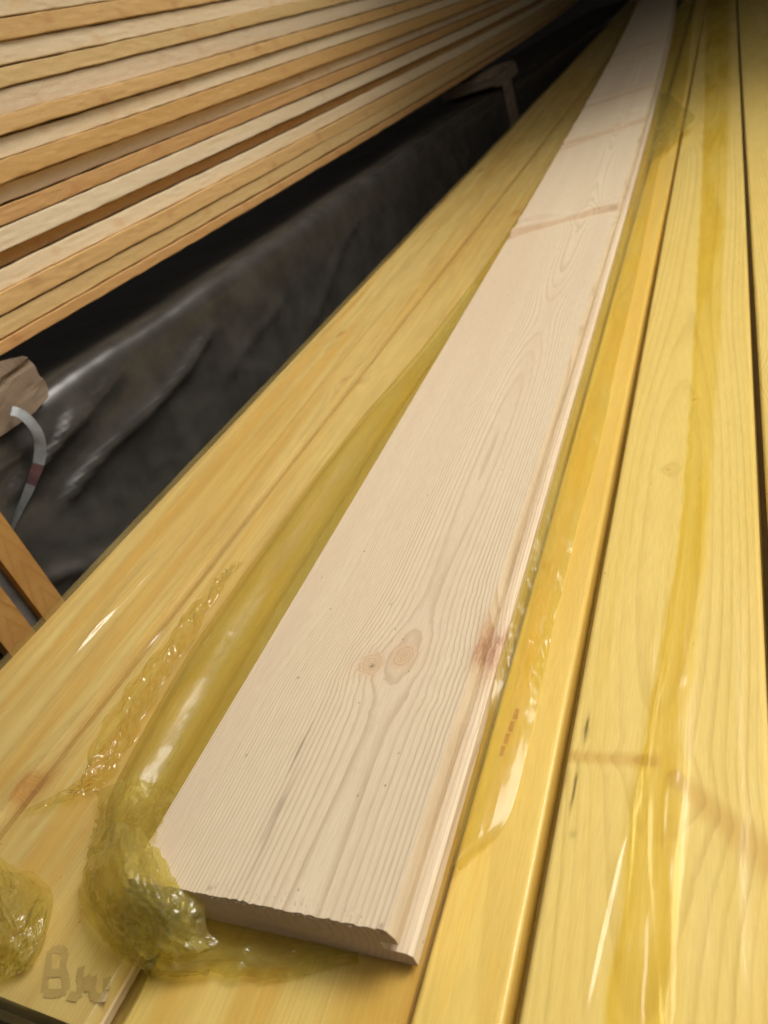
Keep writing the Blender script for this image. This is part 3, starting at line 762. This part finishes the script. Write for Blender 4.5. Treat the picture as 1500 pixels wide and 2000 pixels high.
# ================================================================== stacked boards on the left
ds = RC @ np.array([1545-750.0, 1000.0+205.0, -FPX]); ds /= ds[1]
SX0 = -2.62*H                                          # x of the stack's visible face at y=0
def stack_pt(px, py, ds_=ds, x0=SX0):
    r = RC @ np.array([px-750.0, 1000.0-py, -FPX]); t = x0/(r[0]-ds_[0]*r[1]); p = r*t; p[2] += CZ; return p
def z0_at(py): p = stack_pt(0, py); return p[2]-ds[2]*p[1]     # height of that line at y=0
ycuts = [-95, -50, -10, 35, 82, 130, 173, 226, 268, 312, 360, 403, 444, 495, 527, 573, 620, 666, 698]
mats = [M_orange, M_pale, M_pale, M_or2, M_pa3, M_ochre, M_pa2, M_or2, M_pa3, M_orange, M_pale, M_or3, M_pa3, M_or3, M_pale, M_or2, M_ochre, M_or3]
recess = [0, .001, 0, .002, .004, 0, .003, -.002, .003, .001, .012, 0, .002, .016, .005, .001, .002, -.001]
cols = ['orange', 'pale', 'pale', 'golden', 'cream', 'ochre', 'greyish pale', 'golden', 'cream', 'orange', 'recessed pale', 'reddish', 'cream', 'dark recessed', 'pale', 'golden', 'ochre', 'reddish orange']
def ordinal(k): return ['', 'lowest', 'second', 'third', 'fourth', 'fifth', 'sixth', 'seventh', 'eighth', 'ninth', 'tenth', 'eleventh', 'twelfth', 'thirteenth', 'fourteenth', 'fifteenth', 'sixteenth', 'seventeenth', 'eighteenth'][k]
nB = len(mats)
zlist = [z0_at(c) for c in ycuts]
kr0 = random.Random(3)
for i in range(nB):
    zt, zb = zlist[i], zlist[i+1]; t = zt-zb
    if t < .008: t = .008
    gap = kr0.uniform(.0004, .0022)+(.0016 if i == 5 else 0)
    Wd = .14
    sd = 200+i; kr = random.Random(sd)
    kn_ = [(Wd, (.55+4.4*kr.random()**1.6), t*kr.uniform(.2, .8), 1, 0, 0, kr.uniform(.004, .008), 1.2, .010, .022) for _ in range(13)]
    prm = dict(seed=sd, ax=Wd*kr.uniform(.2, .8), az=kr.choice([-.03, .05, -.06]), wz=.004, sp=(.0022, .002, .02), knots=kn_)
    wav = kr.uniform(.5, 1.5)
    def pl(x, y, z, zb=zb, rc=recess[i], sd=sd, gap=gap, t=t):
        dx = .0025*noise(y*1.1, 0*y, sd)+.0003*noise(y*60, z*200, sd+1); dz = (.0005*noise(y*1.5, 0*y, sd+5)+.00025*noise(y*45, 0*y, sd+6))*(np.abs(z/t-.5)*2)
        return SX0-Wd-rc+x+ds[0]*y+dx-.0085*np.maximum(0, y-.5)**2, y, zb+gap*.5+z*(t-gap)/t+ds[2]*y+dz+.0025*np.maximum(0, y-.5)**2+dz
    o = board('stacked_board', mats[i], Wd, t, .35, 5.6, prm, pl, 'round' if 0 else 'square', 8, .35+5.25*np.linspace(0, 1, 620)**1.7)
    tag(o, f'{cols[i]} edged board, {ordinal(nB-i)} from the bottom of the left stack' if i < nB-1 else 'reddish orange board at the very bottom of the left stack', 'board', 'boards stacked at upper left')

# ================================================================== black wrapped pack under the stack
bk = stack_pt
# heights at the face
BX0 = SX0+.012
rp = stack_pt(330, 600, ds, BX0); zr0 = rp[2]-ds[2]*rp[1]
n, m = 420, 150
Yb = .10+5.6*np.linspace(0, 1, n)**1.4
s = np.linspace(0, 1, m)
secx = []; secz = []
for q_ in s:
    if q_ < .30: secx.append(-.30*(1-q_/.30)-.03); secz.append(0.)
    elif q_ < .36:
        a_ = (q_-.30)/.06*math.pi/2; secx.append(-.03+.03*math.sin(a_)); secz.append(-.03+.03*math.cos(a_))
    else: secx.append(0.); secz.append(-.03-.55*(q_-.36)/.64)
secx, secz = np.array(secx), np.array(secz)
Yg = np.tile(Yb[:, None], (1, m)); Sx = np.tile(secx, (n, 1)); Sz = np.tile(secz, (n, 1)); Sg = np.tile(s, (n, 1))
face = sst(.33, .40, Sg)
foldn = .0090*ridged((Sz*.9+Yg*.55)*9, (Yg-Sz)*1.6, 301, 3)*np.exp(-((Yg-.55)/.55)**2)
fan = .020*np.maximum(0, np.sin(((Sz*1.0+(Yg-.30)*.55))*46))**3*np.exp(-((Yg-.62)/.22)**2)*np.exp(-((Sz+.07)/.10)**2)
small = .0010*fbm(Yg*12, Sz*30, 305, 4)+.13*folds(Yg, Sz*.8+Yg*.4, 307, (.12, .07, .035), .3)*np.exp(-((Yg-.45)/.40)**2)
vert = .0022*ridged(Yg*22+Sz*6, Sz*2.5, 311, 3)*sst(.5, 1.2, Yg)+.0016*ridged(Yg*26-Sz*30, Sz*12+Yg*20, 313, 3)*np.exp(-((Yg-.55)/.4)**2)
edgew = .003*noise(Yg*7, Sz*0, 309)*np.exp(-((Sg-.33)/.06)**2)
Zq0 = zr0+ds[2]*Yg+Sz
for (ax_, ay_, bx_, by_, w_, h_) in ((420, 640, 110, 1000, .012, .010), (240, 700, 70, 935, .007, .008), (175, 760, 20, 965, .006, .007), (110, 830, -30, 960, .006, .006), (190, 1075, 60, 1150, .007, .007), (260, 1040, 130, 1150, .006, .006), (60, 880, 20, 990, .005, .006), (560, 560, 430, 760, .014, .004), (700, 420, 600, 640, .014, .004)):
    pa, pb_ = stack_pt(ax_, ay_, ds, BX0), stack_pt(bx_, by_, ds, BX0)
    e_ = np.array([pb_[1]-pa[1], pb_[2]-pa[2]]); L_ = np.hypot(*e_); e_ /= L_
    t_ = (Yg-pa[1])*e_[0]+(Zq0-pa[2])*e_[1]; d_ = (Yg-pa[1])*e_[1]-(Zq0-pa[2])*e_[0]+.006*np.sin(t_*18+ax_)
    small = small+h_*1.15*np.exp(-np.abs(d_/w_)**1.2)*sst(-.02, .05, t_)*sst(L_+.03, L_-.04, t_)
disp = (foldn*.5+small+vert)
XX = BX0+ds[0]*Yg+Sx+face*disp
ZZ = zr0+ds[2]*Yg+Sz+(1-face)*.4*disp+edgew
black = mk('black_wrapped_pack', np.stack([XX, Yg, ZZ], -1).reshape(-1, 3), gridfaces(n, m), M_black)
black.data.materials.append(simple('dusty_black_film', (.045, .037, .026), .75, .4, 9, .15, .15))
mi = np.zeros((n-1, m-1), int); mi[:, s[:-1] < .31] = 1; black.data.polygons.foreach_set('material_index', mi.ravel())
tag(black, 'large pack wrapped in wrinkled black film under the left stack', 'wrapped pack')

# bearers between pack and stack: brown weathered block near, one far
def block(name, px0, px1, pyt, pyb, depth, mat, label, cat, irregular=0.002, out=.004, group=None, ytop=None):
    a = stack_pt(px0, pyt); b = stack_pt(px1, pyb)
    return a, b
zc = zlist[-1]; ptop = lambda y: zc+ds[2]*y; pbot = lambda y: zr0+ds[2]*y
def bearer(y0, y1, out, mat, label, seed, rough=.004, drop=0.):
    ny, nz, nd = 16, 16, 3
    V = []; F = []; ring_ = []
    rr = random.Random(seed)
    Yq, Zq = np.meshgrid(np.linspace(0, 1, ny), np.linspace(0, 1, nz), indexing='ij')
    # rounded end face
    yy = y0+(y1-y0)*Yq; zz = pbot(yy)+.002-drop+(ptop(yy)-pbot(yy)-.003+drop)*Zq
    xx = SX0+out+ds[0]*yy+rough*.5*fbm(Yq*5, Zq*5, seed, 3)
    yc, zcn = (y0+y1)/2, zz.mean()
    corner = np.maximum(0, np.abs(Yq-.5)*2+np.abs(Zq-.5)*2-1.55)
    yy = yy-(Yq-.5)*corner*(y1-y0)*.18+rough*.5*noise(Zq*6, Yq*0, seed+1); zz = zz-(Zq-.5)*corner*.03
    crack = np.exp(-((Zq-.62-.25*(Yq-.4))/.035)**2)+np.exp(-((Yq-.35-.1*Zq)/.04)**2)*(Zq > .5)
    xx = xx-.004*crack
    front = np.stack([xx, yy, zz], -1).reshape(-1, 3)
    back = front.copy(); back[:, 0] -= .16
    V = np.vstack([front, back]); F = gridfaces(ny, nz)
    o2 = ny*nz
    border = [i*nz for i in range(ny)]+[(ny-1)*nz+j for j in range(1, nz)]+[i*nz+nz-1 for i in range(ny-2, -1, -1)]+[j for j in range(nz-2, 0, -1)]
    for k in range(len(border)):
        a_, b_ = border[k], border[(k+1) % len(border)]
        F.append((a_, b_, b_+o2, a_+o2))
    cy, cz = y0-.02, pbot(y0)-.02
    rho = np.hypot(V[:, 1]-cy, V[:, 2]-cz)
    o = mk('timber_bearer', V, F, mat, None, dict(ring=rho/.0032, knot=0*rho, mark=np.concatenate([np.clip(crack.ravel()*.55, 0, .6), 0*crack.ravel()])), smooth=False)
    return tag(o, label, 'bearer', 'timber bearers between the black pack and the stack')
pb0 = stack_pt(95, 790); pf0 = stack_pt(955, 145); pf1 = stack_pt(1000, 105)
print('bearer y', pb0, pf0, pf1, 'zr0', zr0, 'zc', zc, 'thick', np.diff(zlist))
bearer(pb0[1]-.17, pb0[1]-.002, .018, M_bearer, 'cracked brown timber bearer at the left edge under the stack', 41, drop=.016)
bearer(pf0[1], pf1[1], .006, M_bearer, 'distant brown timber bearer under the far part of the stack', 42)

def vbatten(ya, yb_, ztop, zbot, thick, mat, name, label, cat, group=None, x0=BX0, seed=1, nz=60, lean=0.):
    ny = 12
    sec = np.array([(0, 0), (thick, 0), (thick, 1), (0, 1)])
    V = []; F = []; ring_ = []
    zs = np.linspace(ztop, zbot, nz)
    prof = [(0., 0.)]+[(thick, q_) for q_ in np.linspace(0.02, .98, ny)]+[(0., 1.)]
    P_ = np.array(prof); mm = len(P_)
    for z in zs:
        y = ya+(yb_-ya)*P_[:, 1]+lean*(z-ztop); x = x0+ds[0]*y+P_[:, 0]
        V.append(np.stack([x, y, np.full(mm, z)], -1))
        ring_.append((np.abs(P_[:, 1]-.55)*.9+(z-ztop)*9.0)*3.0)
    V = np.vstack(V); F = gridfaces(nz, mm, 0, True); F.append(tuple(range(mm)))
    rg = np.concatenate(ring_)
    o = mk(name, V, F, mat, None, dict(ring=rg, knot=0*rg, mark=0*rg), smooth=False)
    return tag(o, label, cat, group)
# two rough vertical battens at the near end of the pack with a grey band between
X1 = BX0+.010
def on_face(px, py): return stack_pt(px, py, ds, X1+.012)
b1a, b1b = on_face(122, 1167), on_face(85, 1208)
g1a, g1b = on_face(80, 1215), on_face(66, 1228)
b2a, b2b = on_face(66, 1228), on_face(20, 1279)
zt1 = on_face(0, 995)[2]
print('battens', b1a, b1b, b2a, b2b, zt1)
vbatten(b1b[1], b1a[1], zt1+.02, -.6, .012, M_batten, 'timber_batten', 'upright rough orange batten right of the grey band at left edge', 'batten', 'orange battens at the left edge', X1)
vbatten(b2b[1], b2a[1], zt1+.02, -.6, .012, M_batten, 'timber_batten', 'upright rough orange batten left of the grey band at bottom left', 'batten', 'orange battens at the left edge', X1)
vbatten(b2a[1]+.001, b1b[1]-.001, zt1+.01, -.6, .004, M_steel, 'steel_band', 'flat dull grey band between the two orange battens', 'band', None, X1)
f1a, f1b = stack_pt(1020, 200, ds, BX0+.02), stack_pt(1002, 150, ds, BX0+.02)
vbatten(f1a[1]-.10, f1a[1]-.045, f1b[2]-.005, f1b[2]-.6, .014, M_bearer, 'timber_batten', 'distant brown upright batten against the black pack', 'batten', None, BX0)

# grey curled strap hanging from the bearer
cen = [(22, 803, .030), (38, 808, .034), (56, 822, .036), (72, 845, .034), (78, 870, .030), (76, 900, .026), (66, 930, .022), (54, 960, .018), (40, 990, .020), (24, 1025, .022), (10, 1057, .024)]
ctr = np.array([stack_pt(a_, b_, ds, SX0+c_) for a_, b_, c_ in cen])
C = cr(ctr, 120); Tn = np.gradient(C, axis=0); Tn /= np.linalg.norm(Tn, axis=1, keepdims=True)
tw = np.linspace(0, 1, 120)
wd = np.cross(Tn, np.stack([np.cos(tw*.9-.9), 0*tw, .9*np.cos(tw*2.5)-.2], -1)); wd /= np.linalg.norm(wd, axis=1, keepdims=True)
nn_ = np.cross(Tn, wd)
G = np.stack([C+wd*(q_*.0075)+nn_*(.0004*(1-(q_)**2)) for q_ in np.linspace(-1, 1, 9)], 1)
G2 = G-nn_[:, None, :]*.0008
def strap_part(i0, i1, name, mat, parent):
    A_ = G[i0:i1]; B_ = G2[i0:i1]; k = i1-i0
    V = np.vstack([A_.reshape(-1, 3), B_.reshape(-1, 3)])
    return mk(name, V, gridfaces(k, 9)+gridfaces(k, 9, k*9), mat, parent)
st = empty('plastic_strap', tuple(ctr[0]), 'curled grey plastic strap end hanging from the brown bearer at left', 'strap')
strap_part(0, 63, 'strap_end', M_grey, st); strap_part(62, 79, 'red_section', M_red, st); strap_part(78, 120, 'strap_tail', M_grey, st)
